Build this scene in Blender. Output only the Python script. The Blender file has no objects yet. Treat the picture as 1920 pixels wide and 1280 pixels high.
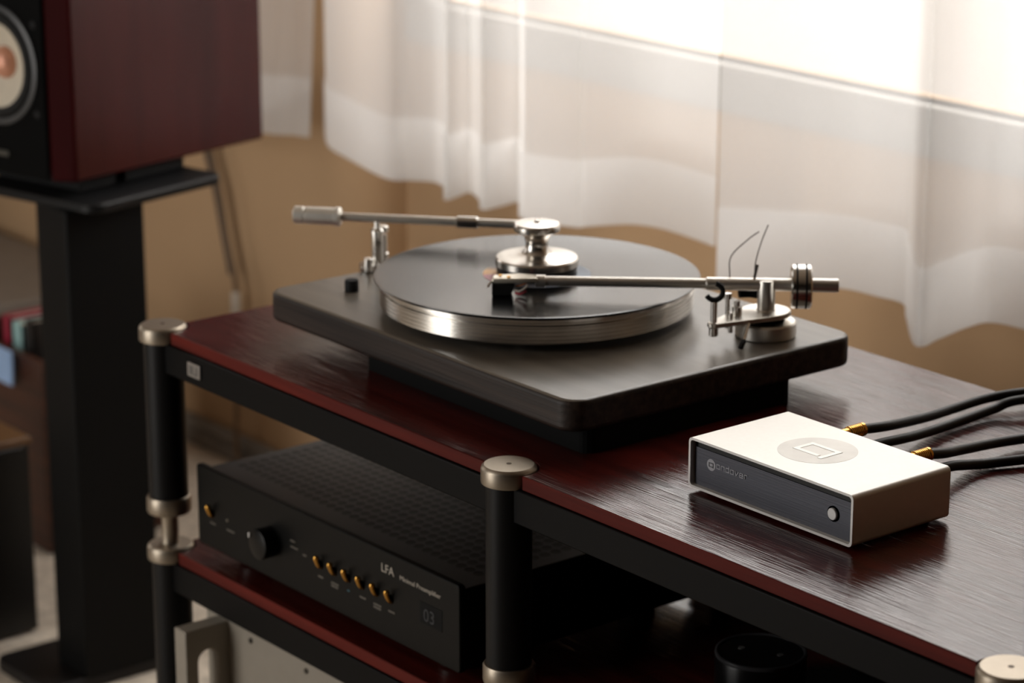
import bpy, bmesh, math, random
from mathutils import Vector, Matrix
random.seed(7)
PI = math.pi
S = bpy.context.scene
COL = S.collection

# ------------------------------------------------------------------ camera, world, lights, exposure
YAW, PITCH, ROLL = math.radians(38.7813), math.radians(16.263), math.radians(0.0239)
CAM = Vector((2.1578, -1.2990, 1.3567))
fwd = Vector((-math.cos(YAW)*math.cos(PITCH), math.sin(YAW)*math.cos(PITCH), -math.sin(PITCH)))
rgt = fwd.cross(Vector((0, 0, 1))).normalized(); upv = rgt.cross(fwd)
c_, s_ = math.cos(ROLL), math.sin(ROLL)
r2, u2 = c_*rgt + s_*upv, -s_*rgt + c_*upv
cd = bpy.data.cameras.new('camera'); cam = bpy.data.objects.new('camera', cd); COL.objects.link(cam)
cam.matrix_world = Matrix(((r2.x, u2.x, -fwd.x, CAM.x), (r2.y, u2.y, -fwd.y, CAM.y), (r2.z, u2.z, -fwd.z, CAM.z), (0, 0, 0, 1)))
cd.sensor_width = 36; cd.lens = 5012.94*36/1920; cd.clip_start = .05
cd.dof.use_dof = True; cd.dof.focus_distance = 2.08; cd.dof.aperture_fstop = 6.3
S.camera = cam

W = bpy.data.worlds.new('overcast_sky'); S.world = W; W.use_nodes = True
nt = W.node_tree; bg = nt.nodes['Background']
bg.inputs[0].default_value = (1.0, .975, .945, 1); bg.inputs[1].default_value = 10.0

def area(name, loc, rot, sx, sy, power, color=(1, 1, 1), portal=False):
    l = bpy.data.lights.new(name, 'AREA'); l.shape = 'RECTANGLE'; l.size = sx; l.size_y = sy
    l.energy = power; l.color = color
    if portal: l.cycles.is_portal = True
    o = bpy.data.objects.new(name, l); COL.objects.link(o); o.location = loc; o.rotation_euler = rot
    return o
area('window_portal', (-.12, 1.022, 1.44), (PI/2, 0, PI), 1.54, 1.38, 1, portal=True)      # lights towards -Y
area('far_window_light', (-.62, -2.12, 1.02), (PI/2, 0, 0), .95, 1.9, 31, (1, .97, .93))  # lights towards +Y
area('left_fill_light', (-3.3, -.6, 1.25), (0, -PI/2, 0), 1.4, 1.2, 8, (1, .97, .93))  # added fill, no window here; brightens the low wall and carpet at left
vs = S.view_settings
vs.view_transform = 'Standard'; vs.look = 'None'; vs.gamma = 1; vs.use_curve_mapping = False; vs.exposure = 0.0
S.cycles.use_denoising = True
S.cycles.max_bounces = 10; S.cycles.transparent_max_bounces = 24; S.cycles.transmission_bounces = 8
S.cycles.sample_clamp_indirect = 8
S.cycles.caustics_reflective = False; S.cycles.caustics_refractive = False

# ------------------------------------------------------------------ helpers
def lin(c):
    return tuple(((x/255)/12.92 if x/255 <= .04045 else ((x/255+.055)/1.055)**2.4) for x in c)
MATS = {}
def mat(name, rgb, rough=.5, metal=0., spec=.5, noise=None, bump=None, emit=None, coat=0., aniso=0.):
    """noise=(scale xyz, amount)  bump=(scale xyz, strength, distance)"""
    if name in MATS: return MATS[name]
    m = bpy.data.materials.new(name); m.use_nodes = True; MATS[name] = m
    n = m.node_tree.nodes; L = m.node_tree.links; b = n['Principled BSDF']
    col = lin(rgb)
    b.inputs['Base Color'].default_value = (*col, 1); b.inputs['Roughness'].default_value = rough
    b.inputs['Metallic'].default_value = metal; b.inputs['Specular IOR Level'].default_value = spec
    b.inputs['Coat Weight'].default_value = coat; b.inputs['Coat Roughness'].default_value = .12
    b.inputs['Anisotropic'].default_value = aniso
    tc = n.new('ShaderNodeTexCoord')
    if noise is None: noise = ((40, 40, 40), .06)
    mp = n.new('ShaderNodeMapping'); mp.inputs['Scale'].default_value = noise[0]
    t = n.new('ShaderNodeTexNoise'); t.inputs['Scale'].default_value = 1; t.inputs['Detail'].default_value = 3
    L.new(tc.outputs['Object'], mp.inputs[0]); L.new(mp.outputs[0], t.inputs[0])
    r = n.new('ShaderNodeValToRGB'); a = noise[1]
    r.color_ramp.elements[0].position = .3; r.color_ramp.elements[1].position = .7
    r.color_ramp.elements[0].color = (*[c*(1-a) for c in col], 1); r.color_ramp.elements[1].color = (*[min(1, c*(1+a)) for c in col], 1)
    L.new(t.outputs[0], r.inputs[0]); L.new(r.outputs[0], b.inputs['Base Color'])
    if bump:
        mp2 = n.new('ShaderNodeMapping'); mp2.inputs['Scale'].default_value = bump[0]
        t2 = n.new('ShaderNodeTexNoise'); t2.inputs['Scale'].default_value = 1; t2.inputs['Detail'].default_value = 2
        L.new(tc.outputs['Object'], mp2.inputs[0]); L.new(mp2.outputs[0], t2.inputs[0])
        bp = n.new('ShaderNodeBump'); bp.inputs['Strength'].default_value = bump[1]; bp.inputs['Distance'].default_value = bump[2]
        L.new(t2.outputs[0], bp.inputs['Height']); L.new(bp.outputs[0], b.inputs['Normal'])
    if emit:
        b.inputs['Emission Color'].default_value = (*col, 1); b.inputs['Emission Strength'].default_value = emit
    return m

def obj(name, bm, m, parent=None, smooth=None, bevel=0., seg=2, loc=None, rotz=0.):
    me = bpy.data.meshes.new(name)
    bmesh.ops.recalc_face_normals(bm, faces=bm.faces[:])
    bm.to_mesh(me); bm.free()
    for x in (m if isinstance(m, (list, tuple)) else [m]): me.materials.append(x)
    o = bpy.data.objects.new(name, me); COL.objects.link(o)
    if parent: o.parent = parent
    if loc: o.location = loc
    if rotz: o.rotation_euler = (0, 0, rotz)
    if smooth is not None:
        for p in me.polygons: p.use_smooth = True
        me.set_sharp_from_angle(angle=math.radians(smooth))
    if bevel:
        b = o.modifiers.new('bevel', 'BEVEL'); b.width = bevel; b.segments = seg; b.limit_method = 'ANGLE'; b.angle_limit = math.radians(40)
        if smooth is None:
            for p in me.polygons: p.use_smooth = True
            me.set_sharp_from_angle(angle=math.radians(50))
        b.harden_normals = False
    return o
def thing(name, label, cat, loc=(0, 0, 0), rotz=0., group=None):
    o = bpy.data.objects.new(name, None); COL.objects.link(o); o.location = loc; o.rotation_euler = (0, 0, rotz)
    return tag(o, label, cat, group)
def tag(o, label, cat, group=None):
    o['label'] = label; o['category'] = cat
    if group: o['group'] = group
    return o
def struct(o, label=None):
    o['kind'] = 'structure'
    if label: o['label'] = label
    return o
def B(): return bmesh.new()
def box(bm, x0, x1, y0, y1, z0, z1):
    v = [bm.verts.new(p) for p in ((x0,y0,z0),(x1,y0,z0),(x1,y1,z0),(x0,y1,z0),(x0,y0,z1),(x1,y0,z1),(x1,y1,z1),(x0,y1,z1))]
    for f in ((3,2,1,0),(4,5,6,7),(0,1,5,4),(1,2,6,5),(2,3,7,6),(3,0,4,7)): bm.faces.new([v[i] for i in f])
    return bm
def frame_from(d):
    d = Vector(d).normalized(); a = Vector((0, 0, 1)) if abs(d.z) < .9 else Vector((1, 0, 0))
    u = d.cross(a).normalized(); return u, d.cross(u).normalized(), d
def lathe(bm, prof, seg=48, org=(0, 0, 0), axis=(0, 0, 1), cap=True):
    """prof: (radius, height) list along axis"""
    u, w, d = frame_from(axis); org = Vector(org); rings = []
    for r, h in prof:
        if r < 1e-6: rings.append([bm.verts.new(org+d*h)])
        else: rings.append([bm.verts.new(org+d*h+(u*math.cos(2*PI*i/seg)+w*math.sin(2*PI*i/seg))*r) for i in range(seg)])
    for a, b in zip(rings, rings[1:]):
        for i in range(seg):
            j = (i+1) % seg
            if len(a) == 1 and len(b) == 1: continue
            if len(a) == 1: bm.faces.new((a[0], b[j], b[i]))
            elif len(b) == 1: bm.faces.new((a[i], a[j], b[0]))
            else: bm.faces.new((a[i], a[j], b[j], b[i]))
    if cap:
        for q in (rings[0], rings[-1]):
            if len(q) > 1: bm.faces.new(q)
    return bm
def cyl(bm, p, q, r, seg=24, r1=None, ch=0.):
    p = Vector(p); q = Vector(q); L = (q-p).length; r1 = r if r1 is None else r1
    if ch: prof = [(r-ch, 0), (r, ch), (r1, L-ch), (r1-ch, L)]
    else: prof = [(r, 0), (r1, L)]
    return lathe(bm, prof, seg, p, q-p)
def catmull(pts, n=8):
    pts = [Vector(p) for p in pts]; out = []
    P = [2*pts[0]-pts[1]] + pts + [2*pts[-1]-pts[-2]]
    for i in range(1, len(P)-2):
        for k in range(n):
            t = k/n; a, b, c, d = P[i-1], P[i], P[i+1], P[i+2]
            out.append(.5*((2*b)+(c-a)*t+(2*a-5*b+4*c-d)*t*t+(3*b-a-3*c+d)*t**3))
    out.append(pts[-1]); return out
def tube(bm, pts, r, seg=12, n=8, smooth=True):
    P = catmull(pts, n) if smooth else [Vector(p) for p in pts]
    rings = []; pu = None
    for i, p in enumerate(P):
        d = (P[min(i+1, len(P)-1)]-P[max(i-1, 0)]).normalized()
        if pu is None: u = frame_from(d)[0]
        else: u = (pu-d*pu.dot(d)).normalized()
        pu = u; w = d.cross(u)
        rings.append([bm.verts.new(p+(u*math.cos(2*PI*k/seg)+w*math.sin(2*PI*k/seg))*r) for k in range(seg)])
    for a, b in zip(rings, rings[1:]):
        for k in range(seg): bm.faces.new((a[k], a[(k+1) % seg], b[(k+1) % seg], b[k]))
    bm.faces.new(rings[0]); bm.faces.new(rings[-1]); return bm
def prism(bm, poly, z0, z1):
    a = [bm.verts.new((x, y, z0)) for x, y in poly]; b = [bm.verts.new((x, y, z1)) for x, y in poly]
    bm.faces.new(a[::-1]); bm.faces.new(b)
    for i in range(len(poly)):
        j = (i+1) % len(poly); bm.faces.new((a[i], a[j], b[j], b[i]))
    return bm
def prism_y(bm, poly, y0, y1):       # poly in (x, z)
    a = [bm.verts.new((x, y0, z)) for x, z in poly]; b = [bm.verts.new((x, y1, z)) for x, z in poly]
    bm.faces.new(a); bm.faces.new(b[::-1])
    for i in range(len(poly)):
        j = (i+1) % len(poly); bm.faces.new((a[i], b[i], b[j], a[j]))
    return bm
def rrect(x0, x1, y0, y1, r, n=6):
    out = []
    for cx, cy, a0 in ((x1-r, y0+r, -PI/2), (x1-r, y1-r, 0), (x0+r, y1-r, PI/2), (x0+r, y0+r, PI)):
        for k in range(n+1):
            a = a0+PI/2*k/n; out.append((cx+r*math.cos(a), cy+r*math.sin(a)))
    return out
def ring_y(bm, outer, inner, y0, y1):   # frame: outer / inner loops in (x,z) with equal counts
    n = len(outer)
    A = [[bm.verts.new((x, y, z)) for x, z in lp] for lp in (outer, inner) for y in (y0, y1)]
    o0, o1, i0, i1 = A
    for k in range(n):
        j = (k+1) % n
        bm.faces.new((o0[k], o0[j], i0[j], i0[k])); bm.faces.new((o1[k], i1[k], i1[j], o1[j]))
        bm.faces.new((o0[k], o1[k], o1[j], o0[j])); bm.faces.new((i0[k], i0[j], i1[j], i1[k]))
    return bm
def dup(o, parent, loc=None):
    c = o.copy(); COL.objects.link(c); c.parent = parent
    if loc is not None: c.location = loc
    return c
def text(name, body, size, m, parent, origin, xdir=(1, 0, 0), updir=(0, 0, 1), ext=.0002, align='LEFT', shear=0, sx=1.):
    cu = bpy.data.curves.new(name, 'FONT'); cu.body = body; cu.size = size; cu.extrude = ext; cu.align_x = align
    cu.resolution_u = 3
    t = bpy.data.objects.new(name, cu); COL.objects.link(t)
    dg = bpy.context.evaluated_depsgraph_get(); me = bpy.data.meshes.new_from_object(t.evaluated_get(dg))
    bpy.data.objects.remove(t); me.materials.clear(); me.materials.append(m)
    o = bpy.data.objects.new(name, me); COL.objects.link(o); o.parent = parent
    x = Vector(xdir); u = Vector(updir); z = x.cross(u)
    M = Matrix((x, u, z)).transposed().to_4x4(); M.translation = Vector(origin)
    o.matrix_local = M @ Matrix.Diagonal((sx, 1, 1, 1)); return o

# ------------------------------------------------------------------ materials
def wood_top(name, dark, light, rough, bump_s, grain=(14, 330, 330), gs=.0007, spec=.5, fig=(3, 60, 60)):
    if name in MATS: return MATS[name]
    m = bpy.data.materials.new(name); m.use_nodes = True; MATS[name] = m
    n = m.node_tree.nodes; L = m.node_tree.links; b = n['Principled BSDF']
    tc = n.new('ShaderNodeTexCoord')
    def noise(scale, det):
        mp = n.new('ShaderNodeMapping'); mp.inputs['Scale'].default_value = scale
        t = n.new('ShaderNodeTexNoise'); t.inputs['Scale'].default_value = 1; t.inputs['Detail'].default_value = det
        L.new(tc.outputs['Object'], mp.inputs[0]); L.new(mp.outputs[0], t.inputs[0]); return t
    a = noise(fig, 5); g = noise(grain, 1)
    r = n.new('ShaderNodeValToRGB'); r.color_ramp.elements[0].position = .35; r.color_ramp.elements[1].position = .68
    r.color_ramp.elements[0].color = (*lin(dark), 1); r.color_ramp.elements[1].color = (*lin(light), 1)
    L.new(a.outputs[0], r.inputs[0]); L.new(r.outputs[0], b.inputs['Base Color'])
    b.inputs['Roughness'].default_value = rough; b.inputs['Specular IOR Level'].default_value = spec
    bp = n.new('ShaderNodeBump'); bp.inputs['Strength'].default_value = bump_s; bp.inputs['Distance'].default_value = gs
    L.new(g.outputs[0], bp.inputs['Height']); L.new(bp.outputs[0], b.inputs['Normal'])
    return m
M_BOARD = wood_top('mahogany_board', (52, 16, 13), (82, 26, 21), .15, .6, (15, 800, 800), .0005, .45)
M_EDGE = wood_top('mahogany_edge', (72, 18, 12), (102, 30, 20), .55, .15, spec=.12)
M_BLACK = mat('black_metal', (7, 7, 7), .45, 0, .2)
M_POST = mat('black_post', (7, 7, 8), .45, 0, .2)
M_CAP = mat('champagne_metal', (160, 149, 134), .42, 1, noise=((90, 90, 90), .04))
M_STEEL = mat('polished_steel', (222, 219, 214), .2, 1, noise=((60, 60, 60), .03))
M_SATIN = mat('satin_steel', (216, 211, 203), .38, .92, noise=((90, 90, 90), .04))
M_WALL = mat('tan_wall', (186, 154, 119), .85, 0, .2, noise=((3, 3, 3), .04), bump=((300, 300, 300), .15, .001))
M_CEIL = mat('ceiling_paint', (176, 162, 146), .9, 0, .2)
M_DARKWALL = mat('brown_panelling', (48, 32, 20), .7, 0, .3, noise=((2, 30, 30), .15))
M_CARPET = mat('speckled_carpet', (206, 194, 178), .95, 0, .1, noise=((55, 55, 55), .22), bump=((500, 500, 500), .6, .004))
M_BASE = mat('grey_skirting', (132, 126, 118), .5, 0, .4)
M_FRAME = mat('window_frame_paint', (150, 147, 142), .6, 0, .2)
M_RUBBER = mat('black_rubber', (12, 12, 12), .7, 0, .3)
M_GOLD = mat('gold_plating', (222, 168, 82), .22, 1, noise=((200, 200, 200), .05))
M_WHITE = mat('white_enamel', (233, 230, 224), .45, .4, .45, noise=((300, 300, 300), .015))
M_LOGOGREY = mat('logo_grey', (206, 203, 197), .45, .4, .4)
M_PRINT = mat('grey_print', (168, 168, 174), .45, 0, .4)
M_PRINTDIM = mat('dim_print', (112, 106, 98), .5, 0, .3)
M_AMP = mat('amplifier_black', (7, 7, 6), .42, 0, .14, bump=((900, 900, 900), .12, .0003))
M_DARK = mat('void_black', (5, 5, 5), .8, 0, .1)

def curtain_mat(name, transp):
    m = bpy.data.materials.new(name); m.use_nodes = True; n = m.node_tree.nodes; L = m.node_tree.links
    for x in list(n):
        if x.type != 'OUTPUT_MATERIAL': n.remove(x)
    out = [x for x in n if x.type == 'OUTPUT_MATERIAL'][0]
    tr = n.new('ShaderNodeBsdfTransparent'); tl = n.new('ShaderNodeBsdfTranslucent'); df = n.new('ShaderNodeBsdfDiffuse')
    tc = n.new('ShaderNodeTexCoord'); mp = n.new('ShaderNodeMapping'); mp.inputs['Scale'].default_value = (400, 400, 400)
    ns = n.new('ShaderNodeTexNoise'); ns.inputs['Scale'].default_value = 1
    L.new(tc.outputs['Object'], mp.inputs[0]); L.new(mp.outputs[0], ns.inputs[0])
    rp = n.new('ShaderNodeValToRGB'); rp.color_ramp.elements[0].color = (.88, .87, .86, 1); rp.color_ramp.elements[1].color = (.97, .96, .95, 1)
    L.new(ns.outputs[0], rp.inputs[0]); L.new(rp.outputs[0], tl.inputs[0]); L.new(rp.outputs[0], df.inputs[0])
    m1 = n.new('ShaderNodeMixShader'); m1.inputs[0].default_value = .60
    L.new(tl.outputs[0], m1.inputs[1]); L.new(df.outputs[0], m1.inputs[2])
    m2 = n.new('ShaderNodeMixShader'); m2.inputs[0].default_value = 1-transp
    L.new(tr.outputs[0], m2.inputs[1]); L.new(m1.outputs[0], m2.inputs[2]); L.new(m2.outputs[0], out.inputs[0])
    return m
M_SHEER = curtain_mat('sheer_voile', .40)
M_HEM = curtain_mat('sheer_voile_hem', .32)
def glass_mat():
    m = bpy.data.materials.new('window_glass'); m.use_nodes = True; n = m.node_tree.nodes; L = m.node_tree.links
    for x in list(n):
        if x.type != 'OUTPUT_MATERIAL': n.remove(x)
    out = [x for x in n if x.type == 'OUTPUT_MATERIAL'][0]
    tr = n.new('ShaderNodeBsdfTransparent'); gl = n.new('ShaderNodeBsdfGlossy'); gl.inputs['Roughness'].default_value = .02
    mx = n.new('ShaderNodeMixShader'); mx.inputs[0].default_value = .07
    L.new(tr.outputs[0], mx.inputs[1]); L.new(gl.outputs[0], mx.inputs[2]); L.new(mx.outputs[0], out.inputs[0])
    return m
M_GLASS = glass_mat()

# ------------------------------------------------------------------ room shell
WY = .957
PYW, PXE, PR = .867, -.895, .088      # pillar face, its right edge and its rounding
OX0, OX1, OZ0, OZ1 = -.86, .62, .762, 2.12
WT = .045
bm = B()
box(bm, -3.4, OX0, WY, WY+WT, 0, 2.5); box(bm, OX1, 3.6, WY, WY+WT, 0, 2.5)
box(bm, OX0, OX1, WY, WY+WT, 0, OZ0); box(bm, OX0, OX1, WY, WY+WT, OZ1, 2.5)
struct(obj('wall_back', bm, M_WALL), 'tan painted wall under the curtained window')
pp = [(-3.4, PYW)] + [(PXE-PR+PR*math.sin(PI/2*k/10), PYW+PR-PR*math.cos(PI/2*k/10)) for k in range(11)] + [(PXE, WY+.001), (-3.4, WY+.001)]
struct(obj('wall_pillar', prism(B(), pp, 0, 2.5), M_WALL, smooth=40), 'tan painted wall projection left of the window with a rounded edge')
struct(obj('floor', box(B(), -3.4, 3.6, -2.3, WY+WT, -.05, 0), M_CARPET), 'pale speckled carpet floor')
struct(obj('ceiling', box(B(), -3.4, 3.6, -2.3, WY+WT, 2.5, 2.55), M_CEIL))
struct(obj('wall_left', box(B(), -3.5, -3.4, -2.3, WY+WT, 0, 2.5), M_WALL))
struct(obj('wall_right', box(B(), 3.6, 3.7, -2.3, WY+WT, 0, 2.5), M_DARKWALL))
struct(obj('wall_front', box(B(), -3.4, 3.6, -2.4, -2.3, 0, 2.5), mat('grey_wall', (74, 70, 70), .8, 0, .2)))
bm = B()
for xa, xb, yy in ((-3.4, PXE-PR, PYW), (PXE, 3.6, WY)): box(bm, xa, xb, yy-.012, yy, 0, .043); box(bm, xa, xb, yy-.020, yy-.012, 0, .020)
struct(obj('baseboard_back', bm, M_BASE, bevel=.003), 'grey skirting board along the tan wall')
struct(obj('ground_outside', box(B(), -14, 14, WY+WT+.02, 30, -.6, -.5), mat('pale_paving', (128, 126, 123), .9, 0, .2)), 'pale paving outside the window')
struct(obj('outside_dimming_wall', box(box(B(), -14, -3.6, 3.2, 3.4, -.5, 4.2), -3.6, 10, 3.4, 3.6, -.5, 2.45), mat('dimming_wall_grey', (150, 146, 142), .9, 0, .2)), 'added grey wall outside the window that blocks the low sky')  # wall added to hide low sky and dim the window's left and shelf reflections
# window: frame, pane bars and glass
bm = B()
box(bm, OX0-.02, OX1+.03, WY-.012, WY+.035, OZ0-.060, OZ0); box(bm, OX0-.02, OX1+.03, WY-.012, WY+.035, OZ1, OZ1+.05)
box(bm, OX0-.02, OX0+.03, WY-.012, WY+.035, OZ0, OZ1); box(bm, OX1-.04, OX1+.03, WY-.012, WY+.035, OZ0, OZ1)
win = struct(obj('window_1', bm, M_FRAME, bevel=.003), 'wide white framed window behind the sheer curtains')
for a, b in ((OX0+.04, OX1-.04),):
    bm = B(); bm.faces.new([bm.verts.new(p) for p in ((a, WY+.018, OZ0), (b, WY+.018, OZ0), (b, WY+.018, OZ1), (a, WY+.018, OZ1))])
    obj('window_pane', bm, M_GLASS, win)

# ------------------------------------------------------------------ curtains
def curtain(label, bottom, top=None, z0=.57, z1=2.28, hem=.085):
    if top is None: top = bottom
    P0 = catmull([(x, y, 0) for x, y in bottom], 10); P1 = catmull([(x, y, 0) for x, y in top], 10)
    hz = z0+hem
    t = thing('sheer_curtain', label, 'curtain', (P0[0].x, P0[0].y, z0), group='sheer curtains over the window')
    def sheet(za, zb, off, nz):
        bm = B(); rows = []
        for k in range(nz+1):
            z = za+(zb-za)*k/nz; w = (z-z0)/(z1-z0)
            row = []
            for i in range(len(P0)):
                p = P0[i].lerp(P1[i], w)
                d = (P0[min(i+1, len(P0)-1)]-P0[max(i-1, 0)]).normalized(); nrm = Vector((d.y, -d.x, 0))
                q = p + nrm*off - Vector((P0[0].x, P0[0].y, 0))
                row.append(bm.verts.new((q.x, q.y, z-z0)))
            rows.append(row)
        for a, b in zip(rows, rows[1:]):
            for i in range(len(a)-1): bm.faces.new((a[i], a[i+1], b[i+1], b[i]))
        return bm
    obj('drape', sheet(z0, z1, 0, 10), M_SHEER, t, smooth=180)
    obj('hem', sheet(z0, hz, .0025, 2), M_HEM, t, smooth=180)
    return t
cA_b = [(-1.30,.80),(-1.22,.77),(-1.13,.80),(-1.06,.775),(-.99,.785),(-.959,.806),(-.932,.815)]
cA_t = [(x+.10*i/6, .852+.004*(i % 2)) for i, (x, y) in enumerate(cA_b)]
curtain('narrow left sheer curtain partly hidden behind the wooden loudspeaker', cA_b, cA_t)
curtain('wide middle sheer white curtain hanging behind the turntable platter',
        [(-.935,.845),(-.86,.80),(-.772,.774),(-.650,.745),(-.622,.764),(-.591,.782),(-.545,.765),(-.505,.731),(-.508,.747),(-.519,.781),(-.475,.765),(-.4335,.735),
         (-.432,.757),(-.437,.796),(-.40,.775),(-.361,.744),(-.290,.765),(-.282,.780),(-.258,.828),(-.218,.845),(-.158,.842),(-.109,.835)])
curtain('right sheer white curtain with a deep fold behind the counterweight',
        [(.005,.730),(.05,.765),(.120,.815),(.170,.822),(.210,.822),(.253,.782),(.332,.711),(.328,.746),(.317,.80),(.319,.838),(.36,.848),(.44,.84),(.52,.78),(.60,.80),(.70,.84)])

# ------------------------------------------------------------------ audio rack
PX = [-.011, .5293, 1.0696]; PYF, PYR = .0063, .470
rack = thing('audio_rack', 'black tubular audio rack with dark red wooden shelves and metal caps', 'rack', (0, 0, 0))
NR = .0255
def board_poly(xa, xb):
    y0, y1 = 0., .4806
    dy = PYF-y0; dx = math.sqrt(NR*NR-dy*dy); pts = []
    a0 = math.atan2(-dy, dx); pts += [(xa+NR*math.cos(a0+(PI/2-a0)*k/8), PYF+NR*math.sin(a0+(PI/2-a0)*k/8)) for k in range(9)][::-1]
    pts += [(xb+NR*math.cos(t), PYF+NR*math.sin(t)) for t in [PI/2+(PI+math.asin(dy/NR)-PI/2)*k/8 for k in range(9)]][::-1]
    pts = pts[:9]+pts[9:][::1]
    # order: left notch (top->front), right notch (front->top), rear edge
    left = pts[:9]; right = sorted(pts[9:], key=lambda p: p[1])
    left = sorted(left, key=lambda p: -p[1])
    return left+right+[(xb-.0003, y1), (xa+.0003, y1)]
def board(xa, xb, ztop, th=.012, mid=None):
    poly = board_poly(xa, xb)
    if mid:      # one long board with a third notch at the middle post
        ins = []; dy = PYF; t0 = math.asin(dy/NR)
        for k in range(19):
            t = PI+t0-(PI+2*t0)*k/18; ins.append((mid+NR*math.cos(t), PYF+NR*math.sin(t)))
        i = max(k for k in range(9) if k < 9); poly = poly[:9]+ins+poly[9:]
    bm = prism(B(), poly, ztop-th, ztop)
    o = obj('shelf_board', bm, [M_BOARD, M_EDGE], rack, bevel=.0007, seg=1)
    for p in o.data.polygons:
        if abs(p.normal.z) < .5: p.material_index = 1
    return o
TOP, MID, LOW = .640, .413, .19
RAIL = mat('rail_black', (6, 6, 7), .45, 0, .09)
rail_src = {}
for zt in (TOP, MID, LOW):
    if zt == TOP: board(PX[0], PX[2], zt, mid=PX[1])
    for i in range(2):
        if zt != TOP: board(PX[i], PX[i+1], zt)
        zb = zt-.0122
        obj('rail', box(B(), PX[i]+.012, PX[i+1]-.012, -.0025, .020, zb-.030, zb), RAIL, rack, bevel=.0012)
        obj('rail', box(B(), PX[i]+.012, PX[i+1]-.012, .455, .478, zb-.030, zb), RAIL, rack, bevel=.0012)
    for i in range(3):
        obj('side_rail', box(B(), PX[i]-.010, PX[i]+.010, .02, .455, zt-.0422, zt-.0122), RAIL, rack, bevel=.0012)
def upper_post(x, y, cut):
    p = obj('post', lathe(B(), [(.0195, .4665), (.0195, .6275)], 40), M_POST, rack, smooth=40, loc=(x, y, 0))
    cap = obj('cap', lathe(B(), [(.0195, .6265), (.0232, .6275), (.0235, .629), (.0235, .6392), (.0228, .6412), (.0208, .643), (.0, .6432)], 56), M_CAP, p, smooth=35)
    obj('cap_screw', lathe(B(), [(.0022, .6431), (.0022, .6434), (.0, .6434)], 14), mat('cap_hole', (70, 52, 36), .5, .6), p, smooth=40)
    obj('ring', lathe(B(), [(.0195, .449), (.0215, .450), (.0222, .452), (.0222, .4645), (.0212, .4665), (.0195, .467)], 48), M_CAP, p, smooth=35)
    obj('spindle', lathe(B(), [(.009, .4165), (.0085, .42), (.0085, .445), (.0095, .4495)], 24), M_CAP, p, smooth=40)
def lower_post(x, y):
    p = obj('post', lathe(B(), [(.0195, .030), (.0195, .402)], 40), M_POST, rack, smooth=40, loc=(x, y, 0))
    obj('cap', lathe(B(), [(.0195, .400), (.0232, .401), (.0235, .403), (.0235, .4122), (.0228, .4142), (.0208, .416), (.0, .4162)], 56), M_CAP, p, smooth=35)
    obj('foot', lathe(B(), [(.016, 0), (.020, .004), (.020, .03)], 32), M_CAP, p, smooth=35)
for x in PX:
    upper_post(x, PYF, 0); lower_post(x, PYF)
    obj('post', lathe(B(), [(.0195, .0), (.0195, .627)], 32), M_POST, rack, smooth=40, loc=(x, PYR-.02, 0))
bd = obj('badge', box(B(), .0488, .0705, -.0042, -.0026, .6065, .6205), mat('badge_silver', (150, 144, 138), .4, .5), rack, bevel=.0006)
bd['label'] = 'small silver badge plate'
bm = B(); box(bm, .0530, .0552, -.0047, -.0043, .6090, .6180); box(bm, .0575, .0597, -.0047, -.0043, .6090, .6180); box(bm, .0620, .0665, -.0047, -.0043, .6090, .6110); box(bm, .0643, .0665, -.0047, -.0043, .6110, .6180)
obj('badge_mark', bm, mat('badge_ink', (96, 92, 88), .5), bd)

# ------------------------------------------------------------------ turntable
TT = thing('turntable', 'dark wooden turntable with a silver platter and two tonearms on the rack', 'turntable', (.0905, .059, .640), math.radians(-.407))
ZB, ZT = .022, .0501
M_PTOP = wood_top('plinth_top', (94, 87, 78), (110, 102, 92), .29, .12, (18, 420, 420), .0003)
M_PSIDE = wood_top('plinth_side', (27, 20, 17), (60, 48, 41), .5, .35, (8, 420, 420), .0006, .3, (3, 160, 160))
PW, PD = .4596, .3338
pl = obj('plinth', prism(B(), rrect(0, PW, 0, PD, .020, 8), ZB, ZT), [M_PSIDE, M_PTOP], TT, bevel=.0042, seg=4)
for p in pl.data.polygons:
    if p.normal.z > .5: p.material_index = 1
obj('sub_base', prism(B(), rrect(.135, PW-.004, .02, PD-.075, .01, 4), 0, ZB), mat('base_black', (6, 6, 6), .8, 0, .15), TT)
CX, CY = .2155, .160
# platter: spindle bearing, grooved rim, upper acrylic band
prof = [(.03, ZT-.0005), (.03, ZT+.006), (.136, ZT+.006), (.1430, ZT+.0068), (.1452, ZT+.0085)]
z = ZT+.0085
for k in range(4):
    prof += [(.1455, z+.0002), (.1455, z+.0029), (.1449, z+.0031), (.1449, z+.0035)]; z += .0036
prof += [(.1455, z+.0002), (.1455, z+.0012), (.1445, z+.0018), (.1438, z+.0022), (.1438, z+.0040)]
ztop = z+.0040
prof += [(.1462, ztop+.0004), (.1468, ztop+.001), (.1468, .0805), (.145, .0818), (.0, .0818)]
pf = obj('platter', lathe(B(), [(r, h) for r, h in prof], 160, (CX, CY, 0)), M_STEEL, TT, smooth=25)
obj('platter_mat', lathe(B(), [(.1455, .0815), (.1462, .0819), (.1462, .0823), (.145, .0826), (0, .0826)], 128, (CX, CY, 0)), M_RUBBER, TT, smooth=30)
k = obj('power_knob', lathe(B(), [(.0068, 0), (.0068, .0095), (.0060, .0115), (0, .0120)], 28), M_RUBBER, TT, smooth=40, loc=(.0565, .062, ZT))
k['label'] = 'small black knob'

def place(x, y):   # world XY -> turntable local
    r = math.radians(.407); dx, dy = x-.0905, y-.059
    return dx*math.cos(r)-dy*math.sin(r), dx*math.sin(r)+dy*math.cos(r)
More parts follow.
